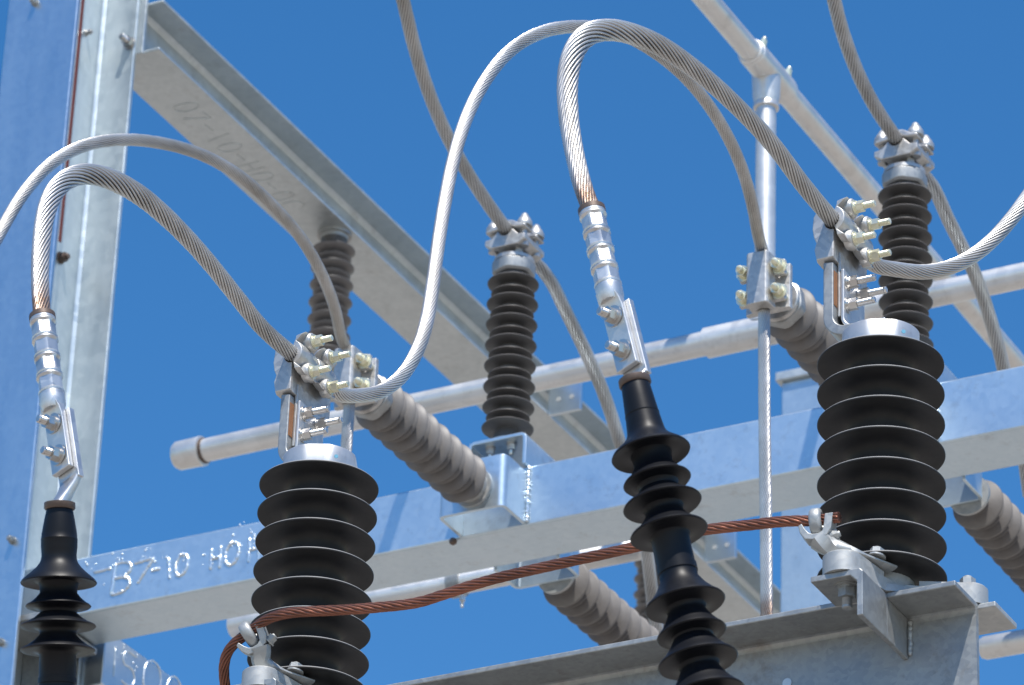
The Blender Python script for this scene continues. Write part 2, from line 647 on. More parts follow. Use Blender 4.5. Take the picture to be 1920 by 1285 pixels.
def spatter(mb, fn, u0, u1, v0, v1, n, nrm, r=(0.0014, 0.0030)):
    for _ in range(n):
        p = fn(random.uniform(u0, u1), random.uniform(v0, v1))
        rr = random.uniform(*r)
        mb.lathe([(-rr * 0.2, rr * 0.9), (rr * 0.4, rr * 0.85), (rr * 0.8, rr * 0.5), (rr, rr * 0.1)], p, nrm, 8)


# --- square tube beam with its saddle brackets
beam = thing('steel_beam', 'light blue galvanised square tube beam crossing the whole picture', 'beam', (-3.6, YB + 0.076, ZB))
MB().box(-5.146, -1.2, YB, YB + 0.152, ZB, ZT).build('tube', 'tube', beam, 0.006, seg=3)
lt = MB()
fn = lambda u, v_: Vector((u, YB + 0.0002, v_))
for ch, (x0, y0), (x1, y1) in (('-', (176, 1052), (208, 1090)), ('B', (211, 1055), (246, 1112)), ('7', (251, 1048), (287, 1092)), ('-', (284, 1056), (299, 1082)),
                               ('1', (309, 1046), (325, 1085)), ('0', (329, 1039), (352, 1081)), ('H', (394, 1027), (415, 1067)), ('0', (422, 1017), (448, 1061)),
                               ('H', (465, 1008), (488, 1052))):
    xm, ym = (x0 + x1) / 2, (y0 + y1) / 2
    glyph(lt, ch, fn, PL(x0, ym, 1, YB).x, PL(x1, ym, 1, YB).x, PL(xm, y1, 1, YB).z, PL(xm, y0, 1, YB).z)
for (cx_, cy_, n) in ((170, 1060, 5), (222, 1048, 9), (270, 1042, 8), (300, 1058, 6), (340, 1040, 6), (390, 1050, 7), (440, 1015, 8), (462, 990, 5), (485, 1008, 6), (205, 1100, 3)):
    q = PL(cx_, cy_, 1, YB)
    spatter(lt, fn, q.x - 0.017, q.x + 0.017, q.z - 0.016, q.z + 0.016, n, (0, -1, 0))
lt.build('weld_lettering', 'bead', beam, ang=60)


def hat(mb, xc, y0, y1, z0, z1, th=0.007, half=0.078):
    """bent plate: a front face with two cheeks back to the beam, open above and below"""
    sg = 1 if y1 > y0 else -1
    r = 0.014
    pr = []
    for s_ in (-1, 1):
        seq = [(s_ * half, y1), (s_ * half, y0 + sg * r), (s_ * (half - r * 0.3), y0 + sg * r * 0.3), (s_ * (half - r), y0)]
        pr += seq if s_ < 0 else seq[::-1]
    inner = []
    hh = half - th
    for s_ in (1, -1):
        seq = [(s_ * hh, y1), (s_ * hh, y0 + sg * r), (s_ * (hh - r * 0.2), y0 + sg * (r * 0.2 + th)), (s_ * (half - r), y0 + sg * th)]
        inner += seq if s_ > 0 else seq[::-1]
    poly = [(xc + a, b_, z0) for a, b_ in pr + inner]
    # side by side quads so the concave outline stays clean
    n = len(pr)
    o_, i_ = pr, inner[::-1]
    for k in range(n - 1):
        mb.prism([(xc + o_[k][0], o_[k][1], z0), (xc + o_[k + 1][0], o_[k + 1][1], z0), (xc + i_[k + 1][0], i_[k + 1][1], z0), (xc + i_[k][0], i_[k][1], z0)], (0, 0, z1 - z0))
    return mb


def strip(mb, outer, inner, vec):
    """a bent plate given by its outer and inner outlines, swept along vec, as one clean skin"""
    n = len(outer)
    vec = Vector(vec)
    P = [Vector(q) for q in outer] + [Vector(q) for q in inner]
    P = P + [q + vec for q in P]
    F = []
    N2 = 2 * n
    for k in range(n - 1):
        F.append((k, k + 1, k + 1 + N2, k + N2))
        F.append((n + k, n + k + N2, n + k + 1 + N2, n + k + 1))
        F.append((k, n + k, n + k + 1, k + 1))
        F.append((k + N2, k + 1 + N2, n + k + 1 + N2, n + k + N2))
    F.append((0, N2, n + N2, n))
    F.append((n - 1, 2 * n - 1, 2 * n - 1 + N2, n - 1 + N2))
    mb.add(P, F)
    return mb


def hatplate(mb, xc, y0, y1, z0, z1, half=0.078, th=0.008):
    sg = 1 if y1 > y0 else -1
    r, ri = 0.016, 0.009
    def side(h, yy, rr):
        a = [(-h, y1)]
        for k in range(5):
            an = math.pi / 2 * k / 4
            a.append((-h + rr - rr * math.cos(an), yy + sg * (rr - rr * math.sin(an))))
        return a + [(-x, y) for x, y in a[::-1]]
    o_ = side(half, y0, r)
    i_ = side(half - th, y0 + sg * th, ri)
    return strip(mb, [(xc + x, y, z0) for x, y in o_], [(xc + x, y, z0) for x, y in i_], (0, 0, z1 - z0))


for k in range(0, 3):
    xk = -3.938 + PITCHX * k
    if k >= 0:
        hatplate(MB(), xk, 7.1, YB - 0.0005, ZB + 0.004, ZT - 0.016).build('bracket', 'tube', beam, 0.0015)
    hatplate(MB(), xk, 7.455, YB + 0.1525, ZB - 0.006, ZT + 0.0).build('bracket', 'tube', beam, 0.0015)
    if k >= 0:
        # inverted channel on top of the beam that carries the upright insulator
        tp = MB()
        ox = [(-0.060, ZT + 0.0005), (-0.060, 5.826), (-0.057, 5.836), (-0.046, 5.840), (0.066, 5.840), (0.075, 5.836), (0.078, 5.826), (0.078, ZT + 0.0005)]
        ix = [(-0.052, ZT + 0.0005), (-0.052, 5.824), (-0.051, 5.830), (-0.046, 5.832), (0.066, 5.832), (0.069, 5.830), (0.070, 5.824), (0.070, ZT + 0.0005)]
        strip(tp, [(xk + x, 7.186, z) for x, z in ox], [(xk + x, 7.186, z) for x, z in ix], (0, 0.16, 0))
        tp.build('bracket', 'tube', beam, 0.0015)
        for (dx, dy) in ((-0.02, 7.212), (0.03, 7.212), (-0.02, 7.29), (0.03, 7.29)):
            bb = MB(); bolt(bb, (xk + dx, dy, 5.832), (0, 0, -1), 0.011, 0.012); bb.build('bolt', 'stainless', beam)
# bead of weld where the cheek meets the beam
for k in range(0, 2):
    wl = MB(); bead(wl, [Vector((-3.938 + PITCHX * k + 0.081, YB - 0.003, z)) for z in (ZB + 0.006, 5.66, 5.70, 5.73, ZT - 0.003)], 0.0045); wl.build('weld', 'bead', beam, ang=60)
q = PL(848, 1009, 2, ZB)
nb = MB(); nb.lathe([(0, 0.006), (0.004, 0.0085), (0.010, 0.008), (0.014, 0.003)], q + Vector((0, 0.004, 0)), (0, 0, -1), 10); nb.build('rust_drip', 'collar', beam)

# --- long I-beam running away from the column top
IX0, IX1, IZ0, IZ1 = -5.155, -5.0, 7.2, 7.342
ib = thing('steel_girder', 'long galvanised I-beam slanting from the column top to lower right', 'girder', (-5.0775, 9.5, IZ0))
Y0, Y1 = 7.392, 13.5
MB().box(IX0, IX1, Y0, Y1, IZ0, IZ0 + 0.008).build('flange', 'beam', ib, 0.002)
MB().box(IX0, IX1, Y0, Y1, IZ1 - 0.008, IZ1).build('flange', 'beam', ib, 0.002)
wv = MB().box(-5.0810, -5.0740, Y0, Y1, IZ0 + 0.0085, IZ1 - 0.0085)
for zz, sg in ((IZ0 + 0.0083, 1), (IZ1 - 0.0083, -1)):
    wv.prism([(-5.0738, Y0, zz), (-5.062, Y0, zz), (-5.068, Y0, zz + sg * 0.004), (-5.0738, Y0, zz + sg * 0.012)], (0, Y1 - Y0, 0))
wv.build('web', 'beam', ib)
MB().box(-5.19, -5.040, 7.3805, 7.3915, PL(268, 98, 1, 7.38).z, 7.60).build('end_plate', 'beam', ib, 0.002)
for (px, py) in ((1060, 768), (1352, 1042)):
    q = PL(px, py, 0, -4.949)
    so = MB().box(-4.9985, -4.900, q.y - 0.005, q.y + 0.005, IZ0 - 0.004, IZ1 - 0.002).build('clip_plate', 'flange', ib, 0.0015)
    for dx in (-4.968, -4.928):
        for zz in (IZ0 + 0.040, IZ0 + 0.096):
            hb = MB().lathe([(0, 0.0075), (0.0012, 0.0075)], (dx, q.y - 0.0052, zz), (0, -1, 0), 16); hb.build('bolt_hole', 'cast', so)
lt = MB()
fn = lambda u, v_: Vector((v_, u, IZ0 - 0.0002))
yA = PL(330, 195, 2, IZ0).y
yB_ = PL(560, 395, 2, IZ0).y
txt = '07-10-H0-0C'.replace('C', 'C')
step = (yB_ - yA) / len(txt)
for i, ch in enumerate(txt):
    glyph(lt, ch, fn, yA + step * (i + 0.12), yA + step * (i + 0.82), -5.112, -5.045, 0.0019)
lt.build('weld_lettering', 'beam', ib, ang=60)

# --- short low beam with lettering, bottom left
lb = thing('low_steel_beam', 'short bluish steel beam at the bottom left with raised weld characters', 'beam', (-5.06, 8.0, 5.545))
MB().box(-5.11, -5.0, 7.3815, 9.6, 5.545, 5.678).build('beam_body', 'flange', lb, 0.004)
lt = MB()
fn = lambda u, v_: Vector((-4.9998, u, v_))
for ch, p0, p1 in (('I', (208, 1215), (222, 1270)), ('5', (228, 1222), (256, 1290)), ('0', (268, 1238), (302, 1310)), ('C', (312, 1268), (340, 1335))):
    glyph(lt, ch, fn, PL(p0[0], (p0[1] + p1[1]) / 2, 0, -5.0).y, PL(p1[0], (p0[1] + p1[1]) / 2, 0, -5.0).y, PL((p0[0] + p1[0]) / 2, p1[1], 0, -5.0).z, PL((p0[0] + p1[0]) / 2, p0[1], 0, -5.0).z, 0.0024)
q = PL(232, 1222, 0, -5.0)
spatter(lt, fn, q.y - 0.05, q.y + 0.06, q.z - 0.03, q.z + 0.02, 14, (1, 0, 0))
lt.build('weld_lettering', 'bead', lb, ang=60)

# --- far column behind the beam
fc = thing('far_steel_column', 'distant pale blue steel column with a cap plate, behind the right arrester', 'column', (-4.24, 9.58, 0))
MB().box(-4.333, -4.15, 9.5, 9.66, 0, 7.19).build('shaft', 'tube', fc, 0.005)
MB().box(-4.345, -4.138, 9.485, 9.675, 7.1905, 7.216).build('cap_plate', 'beam', fc, 0.003)

# ------------------------------------------------------------------ tubular bus
YP = 7.9
bp = thing('bus_pipe', 'aluminium bus pipe lying level behind the insulators, with a capped end', 'pipe', (-4.0, YP, 6.39))
MB().lathe([(0, 0.0285), (5.0, 0.0285)], (-5.17, YP, 6.39), (1, 0, 0), 40).build('pipe', 'pipe', bp)
ec = MB().lathe([(-0.012, 0.020), (-0.008, 0.030), (0.0, 0.035), (0.055, 0.036), (0.06, 0.037), (0.066, 0.037), (0.068, 0.030)], (-5.185, YP, 6.39), (1, 0, 0), 40)
ec.build('end_cap', 'pipe', bp)
MB().lathe([(0, 0.0285), (0.0005, 0.0315), (0.006, 0.0310), (0.0065, 0.0286)], (-5.1168, YP, 6.39), (1, 0, 0), 40).build('sealant_ring', 'collar', bp)
te = MB().lathe([(-0.10, 0.031), (-0.098, 0.0355), (0.098, 0.0355), (0.10, 0.031)], (-3.690, YP, 6.39), (1, 0, 0), 40)
te.lathe([(0.0, 0.036), (0.05, 0.034), (0.075, 0.031), (0.078, 0.027)], (-3.648, YP, 6.405), (0, 0, 1), 40)
te.build('tee_fitting', 'pipe', bp)
vp = thing('riser_pipe', 'upright aluminium pipe joining the level pipe to the slanting one', 'pipe', (-3.646, YP, 6.47))
MB().lathe([(0.0, 0.0235), (0.60, 0.0235)], (-3.646, YP, 6.47), (0, 0, 1), 40).build('pipe', 'pipe', vp)
up = thing('upper_bus_pipe', 'aluminium pipe slanting down from the top right with a bolted tee', 'pipe', (-3.642, 8.6, 7.077))
MB().lathe([(0, 0.0265), (5.5, 0.0265)], (-3.642, 7.0, 7.077), (0, 1, 0), 40).build('pipe', 'pipe', up)
te = MB().lathe([(-0.102, 0.029), (-0.10, 0.0315), (-0.09, 0.0315), (-0.088, 0.0335), (0.088, 0.0335), (0.09, 0.0315), (0.10, 0.0315), (0.102, 0.029)], (-3.642, YP, 7.077), (0, 1, 0), 40)
te.lathe([(0.0, 0.034), (0.055, 0.032), (0.075, 0.028), (0.078, 0.030), (0.088, 0.030), (0.09, 0.025)], (-3.646, YP, 7.065), (0, 0, -1), 40)
teo = te.build('tee_fitting', 'pipe', up)
for yy in (-0.07, 0.07):
    bb = MB(); bolt(bb, (-3.625, YP + yy, 7.102), (0.3, 0, 1), 0.010, 0.008, thread=False); bb.build('bolt', 'zinc', teo)
lp = thing('lower_bus_pipe', 'pinkish aluminium pipe half hidden under the blue beam, with a clamp', 'pipe', (-4.5, YP, 5.905))
MB().lathe([(0, 0.027), (1.05, 0.027), (1.06, 0.02)], (-5.0, YP, 5.905), (1, 0, 0), 32).build('pipe', 'pipe', lp)
pc = MB().lathe([(-0.016, 0.033), (0.016, 0.033)], (PL(858, 1088, 1, YP).x, YP, 5.905), (1, 0, 0), 32); pco = pc.build('pipe_clamp', 'dull', lp)
bb = MB(); bolt(bb, (PL(868, 1100, 1, YP).x, YP, 5.874), (0, 0, -1), 0.008, 0.016); bb.build('bolt', 'pipe', pco)
q = PL(1890, 1208, 1, YP)
rp = thing('right_bus_pipe', 'aluminium pipe end at the right edge below the bracket', 'pipe', q)
MB().lathe([(-0.012, 0.012), (-0.01, 0.021), (0, 0.025), (1.5, 0.025)], (q.x - 0.05, q.y, q.z), (1, 0, 0), 32).build('pipe', 'pipe', rp)

# ------------------------------------------------------------------ surge arresters on the front channel
AX, AY = -2.161, 5.0766
A1X = AX - 0.9165
ZC = 4.20          # top of the channel
ch_ = thing('support_channel', 'dull grey steel channel under the two black arresters', 'channel', (-2.7, 5.07, 4.035))
CXL, CXR = -3.6, -2.033
sec_o = [(5.029, 4.2), (5.1105, 4.2), (5.1105, 4.035), (5.029, 4.035)]
MB().box(CXL, CXR, 5.1026, 5.1110, 4.0435, 4.1912).build('web', 'dull', ch_)
MB().box(CXL, CXR, 5.029, 5.1110, 4.1915, 4.2000).build('flange', 'dull', ch_, 0.002)
MB().box(CXL, CXR, 5.029, 5.1110, 4.0350, 4.0432).build('flange', 'dull', ch_, 0.002)
fl = MB().prism([(CXL, 5.1024, 4.1913), (CXL, 5.0965, 4.1913), (CXL, 5.1005, 4.1895), (CXL, 5.1018, 4.187), (CXL, 5.1024, 4.182)], (CXR - CXL, 0, 0))
fl.build('fillet', 'dull', ch_)
hl = MB().lathe([(0, 0.007), (0.001, 0.007)], PL(1476, 1281, 1, 5.1022), (0, -1, 0), 20); hl.build('bolt_hole', 'pipe', ch_)


def angle_cleat(x, label_k):
    o_ = MB()
    # horizontal leg to the left, vertical leg on the right, running from the web toward the viewer
    X0, X1, Ya, Yb2, Za, Zb_, th = x - 0.077, x, 4.944, 5.1022, 4.130, 4.2004, 0.0085
    outer = [(X0, Zb_), (X1 - 0.004, Zb_), (X1, Zb_ - 0.004), (X1, Za)]
    inner = [(X0, Zb_ - th), (X1 - th - 0.010, Zb_ - th), (X1 - th, Zb_ - th - 0.010), (X1 - th, Za)]
    # the horizontal leg stops at the flange edge, the vertical leg is notched round it
    strip(o_, [(a, Ya, b_) for a, b_ in outer], [(a, Ya, b_) for a, b_ in inner], (0, 5.0285 - Ya, 0))
    o_.box(X1 - th, X1 - 0.0003, 5.0284, Yb2, Za + 0.0003, 4.1911)
    return o_


for x in (-2.133, -2.133 - 0.9165):
    an = angle_cleat(x, 0).build('angle_cleat', 'dull', ch_, 0.0015)
    bb = MB(); bolt(bb, (x - 0.036, 4.975, 4.1918), (0, 0, -1), 0.015, 0.016, nut=0.013, ws=1.1); bb.build('bolt', 'dull', an)
    wl = MB(); bead(wl, [Vector((x + 0.003, 5.1005, z)) for z in (4.135, 4.15, 4.17, 4.187)], 0.0042); wl.build('weld', 'dull', an, ang=60)
    r2 = MB().box(x + 0.05, x + 0.125, 5.1113, 5.192, 4.1915, 4.2); r2.build('rear_cleat', 'cast', ch_, 0.002)

ARR_LABEL = 'large black arrester insulator on the right, bolted above the bracket end'
arr = thing('surge_arrester', ARR_LABEL, 'arrester', (AX, AY, ZC), 'black surge arresters')
zs = [4.5816 - 0.0480 * k for k in range(8)]
prof = [(4.597, 0.030), (4.597, 0.043)]
for k, z in enumerate(zs):
    prof += [(z + 0.0125, 0.0435), (z + 0.0085, 0.047), (z + 0.0042, 0.066), (z + 0.0026, 0.0865), (z + 0.0019, 0.0888), (z + 0.0006, 0.0899), (z - 0.0010, 0.0900), (z - 0.0020, 0.0893),
             (z - 0.0012, 0.080), (z + 0.0010, 0.056), (z - 0.0030, 0.049), (z - 0.0070, 0.0455), (z - 0.0130, 0.0432)]
prof += [(4.232, 0.0425), (4.232, 0.03)]
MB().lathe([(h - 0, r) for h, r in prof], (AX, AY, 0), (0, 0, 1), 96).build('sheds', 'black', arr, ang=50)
def cap_rf(a, h):
    a = (a + math.pi / 2 + 0.35) % (math.pi / 2) - math.pi / 4
    return min(1.0, 0.945 / math.cos(a)) if abs(a) < 0.5 else 1.0
MB().lathe([(4.5975, 0.0550), (4.600, 0.0575), (4.624, 0.0580), (4.6275, 0.0565), (4.628, 0.054)], (AX, AY, 0), (0, 0, 1), 72, rf=cap_rf).build('top_cap', 'cap', arr, ang=25)
MB().lathe([(0, 0.0032), (0.0008, 0.003)], PL(1694, 622, 1, AY - 0.0470), (0.6, -0.8, 0), 16).build('paint_dot', 'blue_mark', arr)
# base: socket with flats on a three-armed casting
MB().lathe([(4.2155, 0.046), (4.240, 0.0445), (4.2415, 0.041)], (AX, AY, 0), (0, 0, 1), 48, ).build('socket', 'cast', arr, ang=20)
bs = MB().lathe([(4.2006, 0.060), (4.2120, 0.058), (4.2152, 0.052)], (AX, AY, 0), (0, 0, 1), 48)
for an in (-95, 25, 148):
    d = Vector((math.cos(math.radians(an)), math.sin(math.radians(an)), 0))
    e = Vector((-d.y, d.x, 0))
    rr = 0.112 if an != 25 else 0.118
    poly = [Vector((AX, AY, 4.2007)) + e * -0.036 + d * 0.03, Vector((AX, AY, 4.2007)) + e * -0.021 + d * rr, Vector((AX, AY, 4.2007)) + e * 0.021 + d * rr, Vector((AX, AY, 4.2007)) + e * 0.036 + d * 0.03]
    bs.prism(poly, (0, 0, 0.020))
    bs.prism([Vector((AX, AY, 4.2010)) + e * -0.030 + d * 0.05, Vector((AX, AY, 4.2010)) + e * -0.0275 + d * rr, Vector((AX, AY, 4.2010)) + e * 0.0275 + d * rr, Vector((AX, AY, 4.2010)) + e * 0.030 + d * 0.05], (0, 0, 0.0285))
    bs.lathe([(4.2008, 0.0280), (4.229, 0.0280), (4.2315, 0.0255)], (AX + d.x * rr, AY + d.y * rr, 0), (0, 0, 1), 32)
bso = bs.build('base_casting', 'cast', arr, ang=30)
d = Vector((math.cos(math.radians(25)), math.sin(math.radians(25)), 0)) * 0.118
bb = MB(); bolt(bb, (AX + d.x, AY + d.y, 4.2318), (0, 0, 1), 0.013, 0.004, thread=False); bb.build('bolt', 'cast', bso)

# terminal: thick bent bar with a thin bent strap inside it
ox, oy, oz = AX - 0.0170, AY + 0.033, 4.6460


def bent(x0, th, ztop, zfoot, xend, Ro, yf, yb_, slant=0.0):
    """L-shaped bar: upright leg at x0, foot running to +x"""
    outer = [(x0, ztop)]
    inner = [(x0 + th, ztop - slant)]
    Ri = max(Ro - th, 0.003)
    for k in range(9):
        a = math.pi / 2 * k / 8
        outer.append((x0 + Ro - Ro * math.cos(a), zfoot + Ro - Ro * math.sin(a)))
        inner.append((x0 + th + Ri - Ri * math.cos(a), zfoot + th + Ri - Ri * math.sin(a)))
    outer.append((xend, zfoot)); inner.append((xend, zfoot + th))
    return strip(MB(), [(ox + a, oy + yf, oz + b_) for a, b_ in outer], [(ox + a, oy + yf, oz + b_) for a, b_ in inner], (0, yb_ - yf, 0))


tb = bent(-0.0605, 0.0160, 0.108, -0.0174, 0.022, 0.034, -0.060, 0.034, 0.002).build('terminal_bar', 'dull', arr, 0.0022)
MB().box(ox - 0.0446, ox - 0.0436, oy - 0.0578, oy - 0.0468, oz + 0.036, oz + 0.092).build('rust_stain', 'rust', tb)
ts = bent(-0.0385, 0.0055, 0.0985, -0.0007, 0.030, 0.020, -0.0475, 0.028).build('terminal_strap', 'cap', arr, 0.0016)
for (yy, zz, dd) in ((-0.032, 0.082, 1), (0.008, 0.082, 1), (-0.034, 0.044, 1)):
    bb = MB(); bolt(bb, (ox - 0.0328, oy + yy, oz + zz), (1, 0, 0), 0.0106, 0.027, a0=random.uniform(0, 1), ws=1.05); bb.build('bolt', 'stainless', ts)
for (xx, yy) in ((-0.008, -0.010), (0.016, 0.008)):
    bb = MB(); bolt(bb, (ox + xx, oy + yy, oz + 0.0050), (0, 0, 1), 0.012, 0.003, nut=0.009, thread=False, a0=random.uniform(0, 1)); bb.build('bolt', 'cap', ts)
# second one further left
OFF1 = Vector((-0.9165, 0, -0.009))
arr1 = dup(arr, Vector((AX, AY, ZC)) + OFF1, 'large black arrester insulator left of centre, its base cut by the frame')
YS = Vector((0.0135, 0.004, -0.0110))      # the left one carries its terminal lower and further back
for c in arr1.children:
    if c.name.startswith('terminal'):
        c.location += YS

# ------------------------------------------------------------------ cable clamps on the arresters
clm = thing('cable_clamp', 'cast bolted clamp gripping the cable on top of the right black arrester', 'clamp', (ox - 0.05, oy, oz + 0.105), 'cast clamps above the black arresters')
bd = MB()
xcb, zcb, rcb = ox - 0.043, oz + 0.172, 0.0132
# body: block with a saddle, tongue and upper lip
prof_b = [(-0.070, 0.109), (-0.0415, 0.109), (-0.0415, 0.150)]
for k in range(9):
    a = math.radians(-80 - 135 * k / 8)
    prof_b.append((-0.043 + rcb * math.cos(a), 0.172 + rcb * math.sin(a)))
prof_b += [(-0.050, 0.193), (-0.056, 0.200), (-0.068, 0.198), (-0.075, 0.186), (-0.077, 0.165), (-0.0745, 0.150), (-0.070, 0.140), (-0.0735, 0.128)]
# sweep in three steps, waist in the middle
def sweep_y(mb, prof, ys):
    n = len(prof)
    vs = []
    for (yy, sc, dx) in ys:
        for (a, b_) in prof:
            vs.append((ox + (a + 0.055) * sc - 0.055 + dx, oy + yy, oz + (b_ - 0.155) * sc + 0.155))
    fs = [list(range(n))[::-1], [(len(ys) - 1) * n + i for i in range(n)]]
    for j in range(len(ys) - 1):
        for i in range(n):
            k = (i + 1) % n
            fs.append((j * n + i, j * n + k, (j + 1) * n + k, (j + 1) * n + i))
    mb.add(vs, fs)
sweep_y(bd, prof_b, [(-0.064, 0.93, 0), (-0.058, 1.0, 0), (-0.02, 1.0, 0), (0.0, 0.96, 0), (0.02, 1.0, 0), (0.052, 1.0, 0), (0.058, 0.93, 0)])
bd.box(ox - 0.0440, ox - 0.0392, oy - 0.0465, oy + 0.030, oz + 0.0215, oz + 0.128)       # tongue between bar and strap
bdo = bd.build('clamp_body', 'aluminium', clm, 0.0015, ang=40)
for (yy) in (-0.043, 0.013):
    kp = MB()
    # keeper: saddle over the cable with a bolt ear above and below; profile in x,z swept along y
    R1, R0 = 0.0205, 0.0136
    outl, inl = [], []
    outl += [(-0.024, 0.036), (-0.0205, 0.0365)]
    inl += [(-0.0325, 0.0345), (-0.0325, 0.030)]
    for k in range(9):
        a = math.radians(62 - 124 * k / 8)
        outl.append((-0.043 + R1 * math.cos(a) + 0.0015, R1 * math.sin(a) * 1.05))
        inl.append((-0.043 + R0 * math.cos(a), R0 * math.sin(a)))
    outl += [(-0.0205, -0.0365), (-0.024, -0.036)]
    inl += [(-0.0325, -0.030), (-0.0325, -0.0345)]
    ring = []
    for (dy, sc) in ((-0.026, 0.80), (-0.019, 0.97), (-0.008, 1.0), (0.008, 1.0), (0.019, 0.97), (0.026, 0.80)):
        ring.append((dy, sc))
    n = len(outl)
    vs = []
    loop = outl + inl[::-1]
    nl = len(loop)
    for (dy, sc) in ring:
        for (a, b_) in loop:
            vs.append((ox + a - (1 - sc) * 0.012, oy + yy + dy, zcb + b_ * (sc if abs(b_) > 0.02 else 1)))
    fs = []
    for j in range(len(ring) - 1):
        for i in range(nl):
            k = (i + 1) % nl
            fs.append((j * nl + i, j * nl + k, (j + 1) * nl + k, (j + 1) * nl + i))
    for j in (0, len(ring) - 1):
        for i in range(n - 1):
            q4 = (j * nl + i, j * nl + i + 1, j * nl + nl - 2 - i, j * nl + nl - 1 - i)
            fs.append(q4)
    kp.add(vs, fs)
    for zz in (0.0262, -0.0262):       # bosses under the nuts
        kp.lathe([(-0.0315, 0.0145), (-0.0205, 0.0145), (-0.0180, 0.0125)], (ox, oy + yy, zcb + zz), (1, 0, 0), 24)
    kpo = kp.build('keeper', 'aluminium', clm, 0.0012, ang=40)
    for zz in (0.0262, -0.0262):
        bb = MB(); bolt(bb, (ox - 0.0178, oy + yy, zcb + zz), (1, 0, 0), 0.0103, 0.017, nut=0.0105, a0=random.uniform(0, 1)); bb.build('bolt', 'zinc', kpo)
CL2 = Vector((xcb, oy, zcb))
clm1 = dup(clm, Vector(clm.location) + OFF1 + YS, 'cast bolted clamp gripping the cable on top of the left black arrester')
CL1 = CL2 + OFF1 + YS

# ------------------------------------------------------------------ post insulators
def make_post(label, group):
    o_ = thing('post_insulator', label, 'insulator', (0, 0, 0), group)
    pr = [(0.018, 0.022), (0.018, 0.034)]
    zf, stp = 0.050, 0.0500
    for k in range(8):
        z = zf + stp * k
        pr += [(z - 0.0065, 0.0260), (z - 0.0045, 0.0290), (z - 0.0026, 0.0530), (z - 0.0010, 0.0550), (z + 0.0008, 0.0556), (z + 0.0024, 0.0545), (z + 0.0070, 0.0440), (z + 0.0120, 0.0330), (z + 0.0148, 0.0275)]
        if k < 7:
            z2 = z + stp * 0.5
            pr += [(z2 - 0.0065, 0.0260), (z2 - 0.0042, 0.0285), (z2 - 0.0022, 0.0448), (z2 - 0.0006, 0.0470), (z2 + 0.0008, 0.0466), (z2 + 0.0048, 0.0390), (z2 + 0.0095, 0.0320), (z2 + 0.0120, 0.0275)]
    ze = zf + stp * 7 + 0.014
    pr += [(ze, 0.0350), (ze + 0.006, 0.0345), (ze + 0.006, 0.022)]
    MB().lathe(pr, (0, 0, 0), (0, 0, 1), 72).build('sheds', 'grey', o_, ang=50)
    MB().lathe([(0, 0.044), (0.008, 0.044), (0.0085, 0.036), (0.0178, 0.035)], (0, 0, 0), (0, 0, 1), 40).build('base_flange', 'cast', o_, ang=30)
    cp_ = MB().lathe([(ze + 0.0062, 0.040), (ze + 0.010, 0.046), (ze + 0.022, 0.0475), (ze + 0.034, 0.0475), (ze + 0.036, 0.044)], (0, 0, 0), (0, 0, 1), 40,
                     rf=lambda a, h: min(1.0, 0.93 / math.cos(((a + 0.4) % (math.pi / 3)) - math.pi / 6)))
    cpo = cp_.build('end_cap', 'dull', o_, 0.0012, ang=25)
    fl_ = MB().lathe([(ze + 0.0363, 0.041), (ze + 0.0375, 0.0435), (ze + 0.0455, 0.0435), (ze + 0.047, 0.041)], (0, 0, 0), (0, 0, 1), 48)
    flo = fl_.build('end_flange', 'aluminium', o_, ang=30)
    for k in range(4):
        a = math.radians(45 + 90 * k)
        if k % 2:
            bb = MB(); bolt(bb, (0.031 * math.cos(a), 0.031 * math.sin(a), ze + 0.0472), (0, 0, 1), 0.010, 0.006, thread=False); bb.build('bolt', 'cast', flo)
        else:
            MB().lathe([(0, 0.0065), (0.0008, 0.0065)], (0.031 * math.cos(a), 0.031 * math.sin(a), ze + 0.0468), (0, 0, 1), 16).build('bolt_hole', 'hole', flo)
    return o_, ze + 0.047


G_UP, G_FR, G_RE, G_HG = 'upright post insulators', 'insulators pointing forward', 'insulators pointing backward', 'hanging insulators'
post, PTOP = make_post('grey ribbed upright insulator at centre, standing on the blue beam', G_UP)
UPX = [-3.940, -3.030]
UPY, UPZ = 7.25, 5.8405
post.location = (UPX[0], UPY, UPZ)
dup(post, (UPX[1], UPY, UPZ), 'grey ribbed upright insulator behind the right arrester clamp')
def pale(o_):
    """swap in the lighter polymer copy, sunlit brightness put into its colour"""
    for ch in o_.children:
        if ch.name.startswith('sheds'):
            ch.data = ch.data.copy()
            ch.data.materials[0] = M['grey_pale']


AXF = [(-3.932, 5.680), (-3.038, 5.688)]
RX = math.pi / 2
for k, lab in enumerate(('ribbed grey insulator slanting from left clamp to the beam bracket, half in shadow', 'ribbed grey insulator slanting behind the right arrester to its small clamp')):
    c = dup(post, (AXF[k][0], 7.0995, AXF[k][1]), lab, (RX, 0, 0.0)); c['group'] = G_FR; pale(c)
for k, lab in enumerate(('grey ribbed insulator below the blue beam, above the copper wire\'s far side', 'grey ribbed insulator at the right edge, slanting down from under the beam')):
    c = dup(post, (-3.922 + 0.94 * k - 0.0, 7.4555, 5.640), lab, (-RX, 0, 0)); c['group'] = G_RE; pale(c)
for k, (y, lab) in enumerate(((8.33, 'dark ribbed insulator hanging from the I-beam behind the left arched cable'), (10.2, 'blurred dark insulator far behind the hanging cable, beside the black termination'))):
    c = dup(post, (-5.05, y, 7.1995), lab, (math.pi, 0, 0)); c['group'] = G_HG
c = None

